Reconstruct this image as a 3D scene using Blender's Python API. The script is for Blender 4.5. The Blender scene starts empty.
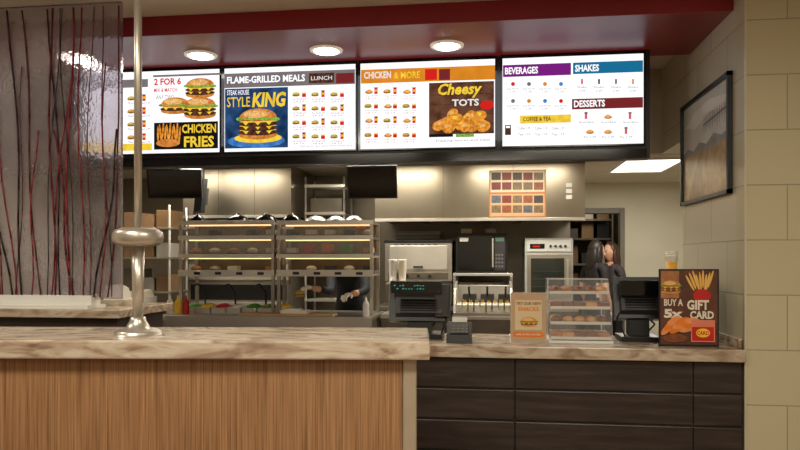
import bpy, bmesh, math, random
from mathutils import Vector, Matrix
random.seed(7)
S=bpy.context.scene
try:
    S.view_settings.view_transform='Standard'
except Exception: pass
TH=math.radians(7.4); CS,SN=math.cos(TH),math.sin(TH); HC=1.4
# surveyed position: bearing/elevation of a feature at a known distance Y from the viewer's wall
def P(px,py,Y):
    u=(px-400)/700; t=Y/(CS+u*SN)
    return Vector((t*(-SN+u*CS),Y,HC+t*(259-py)/700))
def PX(px,Y): return P(px,259,Y).x
def lin(c):
    c=c/255; return c/12.92 if c<=.04045 else ((c+.055)/1.055)**2.4
def C(r,g,b): return (lin(r),lin(g),lin(b),1)
# ---------------- materials
MC={}
def mat(name,rgb,rough=.5,metal=0,var=0.0,scale=8,bump=0,emit=0,stretch=None):
    if name in MC: return MC[name]
    m=bpy.data.materials.new(name); m.use_nodes=True; nt=m.node_tree; b=nt.nodes['Principled BSDF']
    c=C(*rgb); b.inputs['Base Color'].default_value=c
    b.inputs['Roughness'].default_value=rough; b.inputs['Metallic'].default_value=metal
    if emit:
        b.inputs['Emission Color'].default_value=c; b.inputs['Emission Strength'].default_value=emit
    if var or bump:
        tc=nt.nodes.new('ShaderNodeTexCoord'); mp=nt.nodes.new('ShaderNodeMapping')
        if stretch: mp.inputs['Scale'].default_value=stretch
        n=nt.nodes.new('ShaderNodeTexNoise'); n.inputs['Scale'].default_value=scale; n.inputs['Detail'].default_value=5
        nt.links.new(tc.outputs['Object'],mp.inputs[0]); nt.links.new(mp.outputs[0],n.inputs['Vector'])
        if var:
            r=nt.nodes.new('ShaderNodeValToRGB'); r.color_ramp.elements[0].position=.3; r.color_ramp.elements[1].position=.7
            r.color_ramp.elements[0].color=tuple(x*(1-var) for x in c[:3])+(1,)
            r.color_ramp.elements[1].color=tuple(min(1,x*(1+var)) for x in c[:3])+(1,)
            nt.links.new(n.outputs['Fac'],r.inputs[0]); nt.links.new(r.outputs[0],b.inputs['Base Color'])
        if bump:
            bp=nt.nodes.new('ShaderNodeBump'); bp.inputs['Strength'].default_value=bump; bp.inputs['Distance'].default_value=.01
            nt.links.new(n.outputs['Fac'],bp.inputs['Height']); nt.links.new(bp.outputs[0],b.inputs['Normal'])
    MC[name]=m; return m
def em(name,rgb,s=1.0,var=0,scale=40):
    if name in MC: return MC[name]
    m=bpy.data.materials.new(name); m.use_nodes=True; nt=m.node_tree; nt.nodes.clear()
    e=nt.nodes.new('ShaderNodeEmission'); o=nt.nodes.new('ShaderNodeOutputMaterial'); c=C(*rgb)
    e.inputs[0].default_value=c; e.inputs[1].default_value=s; nt.links.new(e.outputs[0],o.inputs[0])
    if var:
        tc=nt.nodes.new('ShaderNodeTexCoord'); n=nt.nodes.new('ShaderNodeTexNoise'); n.inputs['Scale'].default_value=scale; n.inputs['Detail'].default_value=4
        r=nt.nodes.new('ShaderNodeValToRGB'); r.color_ramp.elements[0].position=.35; r.color_ramp.elements[1].position=.65
        r.color_ramp.elements[0].color=tuple(x*(1-var) for x in c[:3])+(1,); r.color_ramp.elements[1].color=tuple(min(1,x*(1+var)+.03*var) for x in c[:3])+(1,)
        nt.links.new(tc.outputs['Object'],n.inputs['Vector']); nt.links.new(n.outputs['Fac'],r.inputs[0]); nt.links.new(r.outputs[0],e.inputs[0])
    MC[name]=m; return m
def clear(name,rgb,alpha=.25,rough=.05):
    if name in MC: return MC[name]
    m=bpy.data.materials.new(name); m.use_nodes=True; nt=m.node_tree; b=nt.nodes['Principled BSDF']
    b.inputs['Base Color'].default_value=C(*rgb); b.inputs['Roughness'].default_value=rough
    o=nt.nodes['Material Output']; t=nt.nodes.new('ShaderNodeBsdfTransparent'); x=nt.nodes.new('ShaderNodeMixShader')
    x.inputs[0].default_value=alpha
    nt.links.new(t.outputs[0],x.inputs[1]); nt.links.new(b.outputs[0],x.inputs[2]); nt.links.new(x.outputs[0],o.inputs[0])
    MC[name]=m; return m
def resin():
    m=bpy.data.materials.new('rippled_resin'); m.use_nodes=True; nt=m.node_tree; b=nt.nodes['Principled BSDF']
    b.inputs['Base Color'].default_value=C(196,188,190); b.inputs['Roughness'].default_value=.15
    o=nt.nodes['Material Output']; rf=nt.nodes.new('ShaderNodeBsdfRefraction'); rf.inputs['Color'].default_value=C(240,236,240); rf.inputs['Roughness'].default_value=.2; rf.inputs['IOR'].default_value=1.12
    tr=nt.nodes.new('ShaderNodeBsdfTransparent'); tr.inputs[0].default_value=C(214,206,216); y=nt.nodes.new('ShaderNodeMixShader'); y.inputs[0].default_value=.22
    x=nt.nodes.new('ShaderNodeMixShader'); tc=nt.nodes.new('ShaderNodeTexCoord'); mp=nt.nodes.new('ShaderNodeMapping'); mp.inputs['Scale'].default_value=(1,1,.7)
    n=nt.nodes.new('ShaderNodeTexNoise'); n.inputs['Scale'].default_value=55; n.inputs['Detail'].default_value=1
    bp=nt.nodes.new('ShaderNodeBump'); bp.inputs['Strength'].default_value=.45; bp.inputs['Distance'].default_value=.02
    n2=nt.nodes.new('ShaderNodeTexNoise'); n2.inputs['Scale'].default_value=1.8; n2.inputs['Detail'].default_value=3
    mr=nt.nodes.new('ShaderNodeMapRange'); mr.inputs[1].default_value=.35; mr.inputs[2].default_value=.65; mr.inputs[3].default_value=.1; mr.inputs[4].default_value=.36
    L=nt.links.new
    L(tc.outputs['Object'],mp.inputs[0]); L(mp.outputs[0],n.inputs['Vector']); L(n.outputs['Fac'],bp.inputs['Height']); L(bp.outputs[0],b.inputs['Normal']); L(bp.outputs[0],rf.inputs['Normal'])
    L(rf.outputs[0],y.inputs[1]); L(tr.outputs[0],y.inputs[2])
    L(tc.outputs['Object'],n2.inputs['Vector']); L(n2.outputs['Fac'],mr.inputs[0]); L(mr.outputs[0],x.inputs[0]); L(y.outputs[0],x.inputs[1]); L(b.outputs[0],x.inputs[2]); L(x.outputs[0],o.inputs[0])
    return m
def tilemat(name,rgb,grout,w,h,axis,off=.5,rough=.35,oz=0,ox=0):
    m=bpy.data.materials.new(name); m.use_nodes=True; nt=m.node_tree; b=nt.nodes['Principled BSDF']
    tc=nt.nodes.new('ShaderNodeTexCoord'); sp=nt.nodes.new('ShaderNodeSeparateXYZ'); cb=nt.nodes.new('ShaderNodeCombineXYZ')
    nt.links.new(tc.outputs['Object'],sp.inputs[0])
    a=nt.nodes.new('ShaderNodeMath'); a.inputs[1].default_value=ox; z=nt.nodes.new('ShaderNodeMath'); z.inputs[1].default_value=oz
    if axis=='XY':
        nt.links.new(sp.outputs[0],a.inputs[0]); nt.links.new(sp.outputs[1],z.inputs[0])
    else:
        nt.links.new(sp.outputs[axis],a.inputs[0]); nt.links.new(sp.outputs[2],z.inputs[0])
    nt.links.new(a.outputs[0],cb.inputs[0]); nt.links.new(z.outputs[0],cb.inputs[1])
    t=nt.nodes.new('ShaderNodeTexBrick'); t.offset=off; t.inputs['Scale'].default_value=1
    t.inputs['Brick Width'].default_value=w; t.inputs['Row Height'].default_value=h; t.inputs['Mortar Size'].default_value=.0035; t.inputs['Mortar Smooth'].default_value=.2
    c=C(*rgb); t.inputs['Color1'].default_value=c; t.inputs['Color2'].default_value=tuple(x*.93 for x in c[:3])+(1,); t.inputs['Mortar'].default_value=C(*grout)
    nt.links.new(cb.outputs[0],t.inputs['Vector']); nt.links.new(t.outputs['Color'],b.inputs['Base Color'])
    b.inputs['Roughness'].default_value=rough
    bp=nt.nodes.new('ShaderNodeBump'); bp.invert=True; bp.inputs['Strength'].default_value=.4; bp.inputs['Distance'].default_value=.003
    nt.links.new(t.outputs['Fac'],bp.inputs['Height']); nt.links.new(bp.outputs[0],b.inputs['Normal'])
    return m
def ramp_mat(name,stops,scale,stretch,rough,dist=0,detail=6,bump=0):
    m=bpy.data.materials.new(name); m.use_nodes=True; nt=m.node_tree; b=nt.nodes['Principled BSDF']; b.inputs['Roughness'].default_value=rough
    tc=nt.nodes.new('ShaderNodeTexCoord'); mp=nt.nodes.new('ShaderNodeMapping'); mp.inputs['Scale'].default_value=stretch
    n=nt.nodes.new('ShaderNodeTexNoise'); n.inputs['Scale'].default_value=scale; n.inputs['Detail'].default_value=detail; n.inputs['Distortion'].default_value=dist
    r=nt.nodes.new('ShaderNodeValToRGB'); e=r.color_ramp.elements
    e[0].position=stops[0][0]; e[0].color=C(*stops[0][1]); e[1].position=stops[-1][0]; e[1].color=C(*stops[-1][1])
    for p,c in stops[1:-1]:
        k=e.new(p); k.color=C(*c)
    nt.links.new(tc.outputs['Object'],mp.inputs[0]); nt.links.new(mp.outputs[0],n.inputs['Vector']); nt.links.new(n.outputs['Fac'],r.inputs[0]); nt.links.new(r.outputs[0],b.inputs['Base Color'])
    return m
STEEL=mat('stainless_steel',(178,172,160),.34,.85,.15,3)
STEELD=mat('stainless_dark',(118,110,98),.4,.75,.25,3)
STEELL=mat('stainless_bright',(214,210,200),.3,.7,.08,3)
HOODM=mat('brushed_hood_steel',(170,160,142),.3,.95,.18,1.5,.05,0,(1,1,.3))
BLACK=mat('black_plastic',(18,18,20),.4,0,.2,20)
BLACKG=mat('black_gloss',(8,9,11),.12,0,.1,5)
DARKG=mat('dark_grey',(55,55,56),.5,0,.15,12)
WHITE=mat('white_plastic',(225,224,218),.4,0,.03,5)
CREAM=mat('cream_paint',(208,202,178),.6,0,.05,2)
GLASS=clear('clear_acrylic',(225,230,232),.14,.05)
RED=mat('red_print',(190,25,25),.45,0,.1,9); ORANGE=mat('orange_print',(225,120,25),.45,0,.1,9)
YELLOW=mat('yellow_print',(240,195,50),.45,0,.1,9); GREEN=mat('green_leaf',(80,140,40),.6,0,.3,30); TAN=mat('tan_bread',(200,145,80),.6,0,.2,20)
BROWN=mat('brown_crust',(120,65,30),.6,0,.3,30); PAPER=mat('paper',(228,220,200),.6,0,.04,5)
MARBLE=ramp_mat('marble_laminate',[(.2,(92,70,54)),(.38,(146,124,104)),(.5,(180,164,142)),(.62,(196,184,166)),(.8,(140,116,96))],4.2,(.8,2.0,2.6),.2,1.8,8)
WOOD=ramp_mat('vertical_oak_laminate',[(.3,(108,76,48)),(.45,(138,102,68)),(.55,(152,114,77)),(.75,(172,134,96))],9,(22,22,.3),.45,.2,6)
PLANK=ramp_mat('dark_plank_tile',[(.3,(38,31,28)),(.5,(50,41,37)),(.75,(66,56,50))],5,(.6,1,7),.4,.4,6)
TILES_X=tilemat('cream_tile_front',(196,188,156),(154,146,120),.6,.305,0,.5,.32,.02,.18)
TILES_Y=tilemat('cream_tile_side',(198,192,168),(146,140,120),.6,.305,1,.5,.32,.02,.1)
FLOORM=tilemat('quarry_floor_tile',(120,84,66),(80,66,58),.3,.3,'XY',0,.4)
CEILM=mat('ceiling_paint',(214,208,194),.8,0,.03,3)
REDF=mat('crimson_paint',(134,22,36),.4,0,.05,2); REDU=mat('soffit_underside_red',(124,32,36),.35,0,.08,2)  # soffit: crimson front strip, browner red underside
# ---------------- builder
class B:
    def __init__(s,name): s.n=name; s.bm=bmesh.new(); s.m=[]
    def _mi(s,m):
        if m not in s.m: s.m.append(m)
        return s.m.index(m)
    def _set(s,verts,m,smooth=False):
        i=s._mi(m); fs=set()
        for v in verts:
            for f in v.link_faces: fs.add(f)
        for f in fs: f.material_index=i; f.smooth=smooth
    def box(s,a,b,m,rz=0,rx=0):
        a=Vector(a); b=Vector(b); c=(a+b)/2; d=b-a
        M=Matrix.Translation(c)@Matrix.Rotation(rz,4,'Z')@Matrix.Rotation(rx,4,'X')@Matrix.Diagonal((abs(d.x),abs(d.y),abs(d.z),1))
        r=bmesh.ops.create_cube(s.bm,size=1,matrix=M); s._set(r['verts'],m); return r['verts']
    def cyl(s,p0,p1,r,m,r2=None,seg=20,caps=True):
        p0=Vector(p0); p1=Vector(p1); d=p1-p0
        q=Vector((0,0,1)).rotation_difference(d.normalized()).to_matrix().to_4x4()
        M=Matrix.Translation((p0+p1)/2)@q
        g=bmesh.ops.create_cone(s.bm,cap_ends=caps,cap_tris=False,segments=seg,radius1=r,radius2=r if r2 is None else r2,depth=d.length,matrix=M)
        s._set(g['verts'],m)
        for v in g['verts']:
            for f in v.link_faces:
                if len(f.verts)==4: f.smooth=True
    def sph(s,c,r,m,fn=None,seg=20):
        if not hasattr(r,'__len__'): r=(r,r,r)
        g=bmesh.ops.create_uvsphere(s.bm,u_segments=seg,v_segments=max(8,seg*2//3),radius=1)
        for v in g['verts']:
            if fn: v.co=fn(v.co)
            v.co=Vector((v.co.x*r[0]+c[0],v.co.y*r[1]+c[1],v.co.z*r[2]+c[2]))
        s._set(g['verts'],m,True); return g['verts']
    def poly(s,pts,m):
        vs=[s.bm.verts.new(p) for p in pts]; f=s.bm.faces.new(vs); f.material_index=s._mi(m)
    def prism(s,prof,x0,x1,m):  # profile (y,z) extruded along x
        a=[s.bm.verts.new((x0,y,z)) for y,z in prof]; b=[s.bm.verts.new((x1,y,z)) for y,z in prof]; n=len(prof); i=s._mi(m)
        fs=[s.bm.faces.new(a),s.bm.faces.new(b[::-1])]+[s.bm.faces.new((a[k],b[k],b[(k+1)%n],a[(k+1)%n])) for k in range(n)]
        for f in fs: f.material_index=i
        bmesh.ops.recalc_face_normals(s.bm,faces=fs)
    def tube(s,pts,r,m,seg=6):
        for k in range(len(pts)-1): s.cyl(pts[k],pts[k+1],r,m,seg=seg)
    def lathe(s,c,prof,m,seg=28):
        rings=[]
        for r,z in prof:
            rings.append([s.bm.verts.new((c[0]+r*math.cos(2*math.pi*k/seg),c[1]+r*math.sin(2*math.pi*k/seg),c[2]+z)) for k in range(seg)])
        i=s._mi(m)
        for a,b in zip(rings,rings[1:]):
            for k in range(seg):
                f=s.bm.faces.new((a[k],a[(k+1)%seg],b[(k+1)%seg],b[k])); f.material_index=i; f.smooth=True
        for rg in (rings[0],rings[-1]):
            f=s.bm.faces.new(rg); f.material_index=i
    # flat artwork on a vertical plane at distance Y
    def rect(s,x0,y0,x1,y1,Y,m):
        a=P(x0,(y0),Y); b=P(x1,(y1),Y); zc0=P((x0+x1)/2,y0,Y).z; zc1=P((x0+x1)/2,y1,Y).z
        s.poly([(a.x,Y,zc1),(b.x,Y,zc1),(b.x,Y,zc0),(a.x,Y,zc0)],m)
    def ell(s,cx,cy,rx,ry,Y,m,a0=0,a1=360,seg=20,rot=0):
        c=P(cx,cy,Y); k=(P(cx+1,cy,Y)-c).x; kz=(c-P(cx,cy+1,Y)).z; pts=[]
        full=(a1-a0)>=360
        for i in range(seg if full else seg+1):
            a=math.radians(a0+(a1-a0)*i/seg); x=rx*math.cos(a); z=ry*math.sin(a)
            x,z=x*math.cos(rot)-z*math.sin(rot),x*math.sin(rot)+z*math.cos(rot)
            pts.append((c.x+x*k,Y,c.z+z*kz))
        s.poly(pts,m)
    def text(s,t,x0,y0,x1,y1,Y,m,bold=0,shear=0):
        cu=bpy.data.curves.new('t','FONT'); cu.body=t; cu.size=1; cu.offset=bold; cu.shear=shear; cu.resolution_u=2
        o=bpy.data.objects.new('t',cu); S.collection.objects.link(o)
        dg=bpy.context.evaluated_depsgraph_get(); dg.update(); ev=o.evaluated_get(dg); me=ev.to_mesh()
        if len(me.vertices):
            xs=[v.co.x for v in me.vertices]; ys=[v.co.y for v in me.vertices]
            a,b,c,d=min(xs),max(xs),min(ys),max(ys)
            X0=PX(x0,Y); X1=PX(x1,Y); xm=(x0+x1)/2; Z1=P(xm,y0,Y).z; Z0=P(xm,y1,Y).z
            i=s._mi(m); vm=[s.bm.verts.new((X0+(v.co.x-a)/(b-a)*(X1-X0),Y,Z0+(v.co.y-c)/(d-c)*(Z1-Z0))) for v in me.vertices]
            for p in me.polygons:
                try:
                    f=s.bm.faces.new([vm[k] for k in p.vertices]); f.material_index=i
                except Exception: pass
        ev.to_mesh_clear(); bpy.data.objects.remove(o); bpy.data.curves.remove(cu)
    def done(s,bevel=0,M=None,parent=None):
        me=bpy.data.meshes.new(s.n)
        if M is not None: s.bm.transform(M)
        s.bm.to_mesh(me); s.bm.free()
        for m in s.m: me.materials.append(m)
        o=bpy.data.objects.new(s.n,me); S.collection.objects.link(o)
        if bevel:
            b=o.modifiers.new('bevel','BEVEL'); b.width=bevel; b.segments=2; b.limit_method='ANGLE'; b.angle_limit=math.radians(50)
        if parent: o.parent=parent
        return o
def simple(name,a,b,m,bevel=0):
    x=B(name); x.box(a,b,m); return x.done(bevel)
# ---------------- room shell
WX=1.40
simple('floor',(-5.1,-3.1,-.1),(3.3,12.1,0),FLOORM)
simple('ceiling',(-5.1,-3.1,2.97),(3.3,6.1,3.05),CEILM)
simple('ceiling_kitchen',(-5.1,6.1,2.4),(3.3,12.1,2.5),mat('kitchen_ceiling',(206,200,184),.8,0,.03,4))
simple('wall_left',(-5.1,-3,0),(-5,12,2.97),CREAM)
simple('wall_right',(3.2,-3,0),(3.3,12,2.97),CREAM)
simple('wall_rear_dining',(-5,-3.1,0),(3.2,-3,2.97),CREAM)
simple('wall_front_tiled',(WX,4.1,0),(3.2,4.24,2.97),TILES_X)
w=B('wall_side_tiled'); w.box((WX,4.1005,0),(WX+.14,5.37,2.97),TILES_Y); w.box((WX,5.37,2.27),(WX+.14,6.0,2.97),TILES_Y); w.done()
simple('trim_tile_edge',(WX-.006,4.092,0),(WX+.004,4.1,2.97),mat('edge_trim',(205,200,180),.3,.3,.05))
simple('wall_header_kitchen',(-5,6.0,2.27),(3.2,6.1,2.97),mat('header_beige',(176,166,146),.5,0,.05))
simple('wall_kitchen_rear',(-5,8.2,0),(.9,8.3,2.4),mat('kitchen_rear_panel',(132,122,106),.4,.3,.15,2))
simple('wall_kitchen_return',(.82,8.3,0),(.9,9.5,2.4),CREAM)
w=B('wall_corridor'); w.box((.9,9.5,0),(1.0,9.6,2.4),CREAM); w.box((1.0,9.5,2.03),(1.72,9.6,2.4),CREAM); w.box((1.72,9.5,0),(3.2,9.6,2.4),CREAM); w.done()
w=B('trim_door_frame')
for a,b in (((.99,9.47,0),(1.04,9.63,2.07)),((1.68,9.47,0),(1.74,9.63,2.07)),((1.04,9.47,2.0),(1.68,9.63,2.07))): w.box(a,b,mat('door_frame',(120,112,98),.5,0,.05))
w.done(.004)
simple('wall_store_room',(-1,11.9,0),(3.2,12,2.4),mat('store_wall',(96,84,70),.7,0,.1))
simple('baseboard_corridor',(1.75,9.48,0),(3.2,9.5,.1),DARKG)
w=B('ceiling_soffit'); w.box((-5,4.3,2.85),(WX-.001,5.19,2.969),REDU); w.box((-5,4.285,2.845),(WX-.001,4.3,2.969),REDF); w.done(.002)
def spot(loc,e,size=.1,col=(1,.84,.62),ang=130):
    l=bpy.data.lights.new('lamp','SPOT'); l.energy=e; l.color=col; l.spot_size=math.radians(ang); l.spot_blend=.6; l.shadow_soft_size=size
    o=bpy.data.objects.new('downlight_lamp',l); o.location=loc; S.collection.objects.link(o); return o
BULB=em('lamp_glow',(255,248,232),14)
for x in (-2.95,-2.04,-1.13,-.295):
    b=B('recessed_downlight'); c=(x,4.74,2.85)
    b.lathe(c,[(.115,-.001),(.112,-.012),(.085,-.014),(.082,-.002)],mat('light_trim_glow',(235,225,205),.35,.1,.02,8,0,.25))  # trim ring emits faintly: bulb spill put into its material
    b.cyl((x,4.74,2.838),(x,4.74,2.832),.08,BULB,seg=24)
    o=b.done(); l=spot((x,4.74,2.82),40); l.parent=o
def area(loc,sx,sy,e,col,rot=(0,0,0),par=None):
    l=bpy.data.lights.new('panel_lamp','AREA'); l.shape='RECTANGLE'; l.size=sx; l.size_y=sy; l.energy=e; l.color=col
    o=bpy.data.objects.new('panel_lamp',l); o.location=loc; o.rotation_euler=rot; S.collection.objects.link(o)
    if par: o.parent=par
def troffer(x,y,z,sx,sy,e,col=(1,.9,.74)):
    b=B('ceiling_light_panel'); f=mat('troffer_frame',(225,222,212),.4,0,.02)
    b.box((x-sx/2-.03,y-sy/2-.03,z-.02),(x+sx/2+.03,y-sy/2,z),f); b.box((x-sx/2-.03,y+sy/2,z-.02),(x+sx/2+.03,y+sy/2+.03,z),f)
    b.box((x-sx/2-.03,y-sy/2,z-.02),(x-sx/2,y+sy/2,z),f); b.box((x+sx/2,y-sy/2,z-.02),(x+sx/2+.03,y+sy/2,z),f)
    b.box((x-sx/2,y-sy/2,z-.012),(x+sx/2,y+sy/2,z),em('troffer_glow',(255,250,238),3)); o=b.done()
    area((x,y,z-.03),sx,sy,e,col,par=o)
troffer(-1.6,1.0,2.97,1.2,.6,58); troffer(1.0,1.0,2.97,1.2,.6,70); troffer(-3.4,2.6,2.97,.6,.6,20); troffer(0,-1.6,2.97,1.2,.6,50)  # dining panels out of view, added for ambient light
troffer(1.62,7.7,2.4,.55,1.0,40,(1,.95,.86)); troffer(-1.2,6.55,2.4,1.2,.3,30); troffer(-3.0,6.55,2.4,1.2,.3,24); troffer(.3,6.55,2.4,1.0,.3,24); troffer(1.4,10.8,2.4,.5,.5,8)  # first is the corridor fluorescent; the others are unseen, added for kitchen light
# ---------------- menu boards
MY=5.05
b=B('menu_board_housing'); x0=PX(84,MY); x1=PX(650,MY)
b.box((x0,MY,2.10),(x1,5.17,2.8498),BLACK); b.box((x0+.02,MY-.0003,2.105),(x1-.02,MY,2.17),BLACKG); b.done()
simple('wall_menu_header_left',(-5,5.05,2.1),(x0-.005,5.17,2.845),mat('header_dark',(70,50,46),.5,0,.1))
EW=em('screen_white',(250,250,252),1.15); EGY=em('screen_grey',(120,110,112),1,.12,8); ENAVY=em('screen_navy',(32,66,110),1,.5,9); EORG=em('screen_orange',(222,136,36),1,.1,8)
EPUR=em('screen_purple',(120,30,125),1); ETEAL=em('screen_teal',(25,110,150),1); EMAR=em('screen_maroon',(120,40,40),1); ERED=em('screen_red',(215,35,30),1)
EYEL=em('screen_yellow',(250,205,60),1,.15,30); EBUN=em('screen_bun',(206,128,54),1,.3,45); EBUN2=em('screen_bun_light',(236,176,100),1,.25,60); EPAT=em('screen_patty',(78,40,24),1,.5,60); ELET=em('screen_lettuce',(120,170,60),1,.4,60)
EBLK=em('screen_black',(24,22,24),1); ETXT=em('screen_text',(128,120,124),1); ETOM=em('screen_tomato',(205,60,35),1,.3,50); EBRN=em('screen_brown',(92,56,38),1,.4,12); EBLUE=em('screen_blue',(60,120,190),1,.3,20); EPINK=em('screen_pink',(222,90,110),1); EPALE=em('screen_pale',(232,228,224),1.05)
ETOT=em('screen_tots',(226,140,44),1,.4,50)
def burger(b,cx,cy,w,Y,pr=(EBUN,EBUN2,ELET,ETOM,EYEL,EPAT),layers=1):
    bun,bl,le,to,ch,pa=pr; h=w*.72; d=.0005
    b.ell(cx,cy+h*.30,w*.48,h*.17,Y,bun); k=cy+h*.22
    for i in range(layers):
        b.ell(cx,k,w*.5,h*.11,Y-d*(1+4*i),pa)
        if w>15:
            b.ell(cx,k-h*.08,w*.47,h*.035,Y-d*(2+4*i),ch)
            for q in (-.3,0,.28): b.poly([(PX(cx+w*q-w*.09,Y),Y-d*(2.2+4*i),P(cx,k-h*.08,Y).z),(PX(cx+w*q,Y),Y-d*(2.2+4*i),P(cx,k+h*.06,Y).z),(PX(cx+w*q+w*.09,Y),Y-d*(2.2+4*i),P(cx,k-h*.08,Y).z)],ch)
        else: b.ell(cx,k-h*.08,w*.48,h*.05,Y-d*(2+4*i),ch)
        b.ell(cx,k-h*.13,w*.48,h*.045,Y-d*(3+4*i),to); k-=h*.15
    if w>15:
        for q in range(7): b.ell(cx+w*(-.45+.15*q),k-h*(.01+.02*(q%2)),w*.1,h*.06,Y-d*(4*layers+1+.1*q),le)
    else: b.ell(cx,k-h*.02,w*.52,h*.07,Y-d*(4*layers+1),le)
    b.ell(cx,k-h*.05,w*.47,h*.33,Y-d*(4*layers+2),bun,0,180); b.ell(cx-w*.06,k-h*.18,w*.3,h*.14,Y-d*(4*layers+3),bl)
    if w>25:
        random.seed(int(cx))
        for q in range(14):
            a=random.uniform(.3,2.8); rr=random.uniform(.3,.9); b.ell(cx+w*.42*rr*math.cos(a),k-h*.06-h*.27*rr*math.sin(a),w*.014,h*.012,Y-d*(4*layers+4),EPALE,seg=6)
def tinyrow(b,x,y,Y,kind):
    if kind==0: burger(b,x-1,y,7.5,Y)
    elif kind==1:
        b.rect(x-1.6,y-3,x+1.6,y+3,Y,ERED); b.rect(x-2,y-3.6,x+2,y-3,Y-.0005,EBLK); b.rect(x-1,y-1.5,x+1,y+.7,Y-.0006,EYEL)
    elif kind==2:
        b.ell(x,y+1.2,4,1.8,Y,EBUN); b.ell(x,y,2.8,1.5,Y-.0005,EBUN2)
    elif kind==3:
        b.rect(x-1.3,y-3,x+1.3,y+3,Y,EPINK); b.ell(x,y-3,1.8,1.2,Y-.0005,EGY)
    elif kind==4:
        b.rect(x-2,y-1,x+2,y+3,Y,ERED)
        for q in range(5): b.rect(x-1.9+q*.8,y-3+(q%2),x-1.5+q*.8,y,Y-.0004,EYEL)
MENUB=[(86,221),(223,357),(359,496.5),(501,645)]
for bi,(a,e) in enumerate(MENUB):
    b=B('menu_board_screen'); b.box((PX(a,MY),MY-.03,2.19),(PX(e,MY),MY-.0004,2.83),BLACKG)
    xa=PX(a+1.5,MY-.031); xb=PX(e-1.5,MY-.031); Y=MY-.0315
    b.poly([(xa,Y,2.20),(xb,Y,2.20),(xb,Y,2.822),(xa,Y,2.822)],EW)
    Y1=Y-.002; Y2=Y-.006
    if bi==0:
        b.rect(153,74,221,76,Y1,EGY)
        b.text('2 FOR 6',154,78,181,85,Y1,ERED,.03); b.text('MIX & MATCH',154,88,177,92,Y1,ERED,.01); b.text('ANY TWO',156,95,174,99,Y1,EGY)
        burger(b,200,88,30,Y1,layers=2); burger(b,175,104,30,Y1-.004,layers=1); burger(b,200,108,33,Y1-.008,layers=2)
        b.rect(154,122,218,149,Y1,EBLK); b.text('CHICKEN',182,124,216,133,Y2,EYEL,.03); b.text('FRIES',184,136,214,147,Y2,EYEL,.03)
        for k in range(10): b.ell(158+k*2.4,135-(k%3)*2,1,9,Y2-.0006*(k%4),ETOT,rot=.12*math.sin(k*2))
        b.ell(168,143,12,4,Y2-.003,EBUN)
        b.rect(90,80,148,88,Y1,EGY); b.rect(88,144,152,151,Y1,EYEL)
        for i in range(2):
            for j in range(4): tinyrow(b,132+i*12,98+j*13,Y1,i); b.text('Meal 5.99',128+i*12,102+j*13,138+i*12,104+j*13,Y1,ETXT)
    if bi==1:
        b.rect(224.5,71.5,355,86,Y1,EGY); b.text('FLAME-GRILLED MEALS',227,75.5,305,82.5,Y2,EW,.03)
        b.rect(309,73,334,83,Y2,EPAT); b.text('LUNCH',311,76,332,80,Y2-.001,EPALE,.01); b.rect(336,73,354,83,Y2,EMAR)
        b.rect(225,88,288,148,Y1,ENAVY); b.ell(256,141,29,7,Y1-.001,EBLUE); b.ell(258,138,24,5,Y1-.0015,EYEL)
        b.text('STEAK HOUSE',227,90,249,95,Y2,EW,.01); b.text('STYLE',227,97,250,107,Y2,EYEL,.01); b.text('KING',252,92,286,107,Y2,EYEL,.04,.15)
        burger(b,258,126,40,Y2-.002,layers=3)
        for i in range(3):
            for j in range(4):
                x=299+i*19; y=94+j*14
                tinyrow(b,x-2,y,Y1,0); tinyrow(b,x+5,y,Y1-.0015,1 if (i+j)%2 else 4); b.text('No.%d Double Grill'%(j+3*i+1),x-6,y+4,x+7,y+5.8,Y1,ETXT); b.text('6.49  8.29',x-5,y+6.6,x+5,y+8.4,Y1,ERED)
        b.text('2,000 calories a day is used for general nutrition advice',300,145,352,147,Y1,ETXT)
    if bi==2:
        b.rect(361,67.5,495,81.5,Y1,EORG); b.text('CHICKEN',364,71.5,391,78.5,Y2,EPALE,.03); b.text('& MORE',394,71.5,420,78.5,Y2,EYEL,.02)
        b.rect(425,69,437,80,Y2,ERED); b.rect(439,69,450,80,Y2,EMAR)
        b.rect(429,82,494,134,Y1,EBRN)
        for k in range(5): b.rect(429,84+k*10,494,84.6+k*10,Y1-.001,EPAT)
        b.text('Cheesy',438,83,482,98,Y2,EYEL,.03,.25); b.text('TOTS',452,99,479,106,Y2,EPALE,.03)
        random.seed(3)
        b.ell(461,127,29,6,Y2,EPAT)
        for k in range(21):
            x=438+random.random()*48; y=114+random.random()*14; b.ell(x,y,6.5,5,Y2-.0005-.0004*k,ETOT,rot=random.random()); b.ell(x-1.5,y-1.5,3,1.8,Y2-.0005-.0004*k-.0002,EBUN2 if k%3 else EYEL)
        b.rect(429,134,453,137,Y2-.011,EBLK); b.ell(487,105,7,4.5,Y2,ERED); b.rect(456,134,474,137,Y2-.011,ELET)
        for i in range(3):
            for j in range(4):
                x=371+i*19; y=91+j*14.5
                tinyrow(b,x-2,y,Y1,0 if (i+j)%2 else 2); tinyrow(b,x+5,y,Y1-.0015,4 if j%2 else 1); b.text('Crispy Chicken',x-6.5,y+4,x+7,y+5.8,Y1,ETXT); b.text('5.29  7.19',x-5,y+6.6,x+5,y+8.4,Y1,ERED)
        b.text('Dipping sauces and sides',436,139,490,142,Y1,ETXT)
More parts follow.
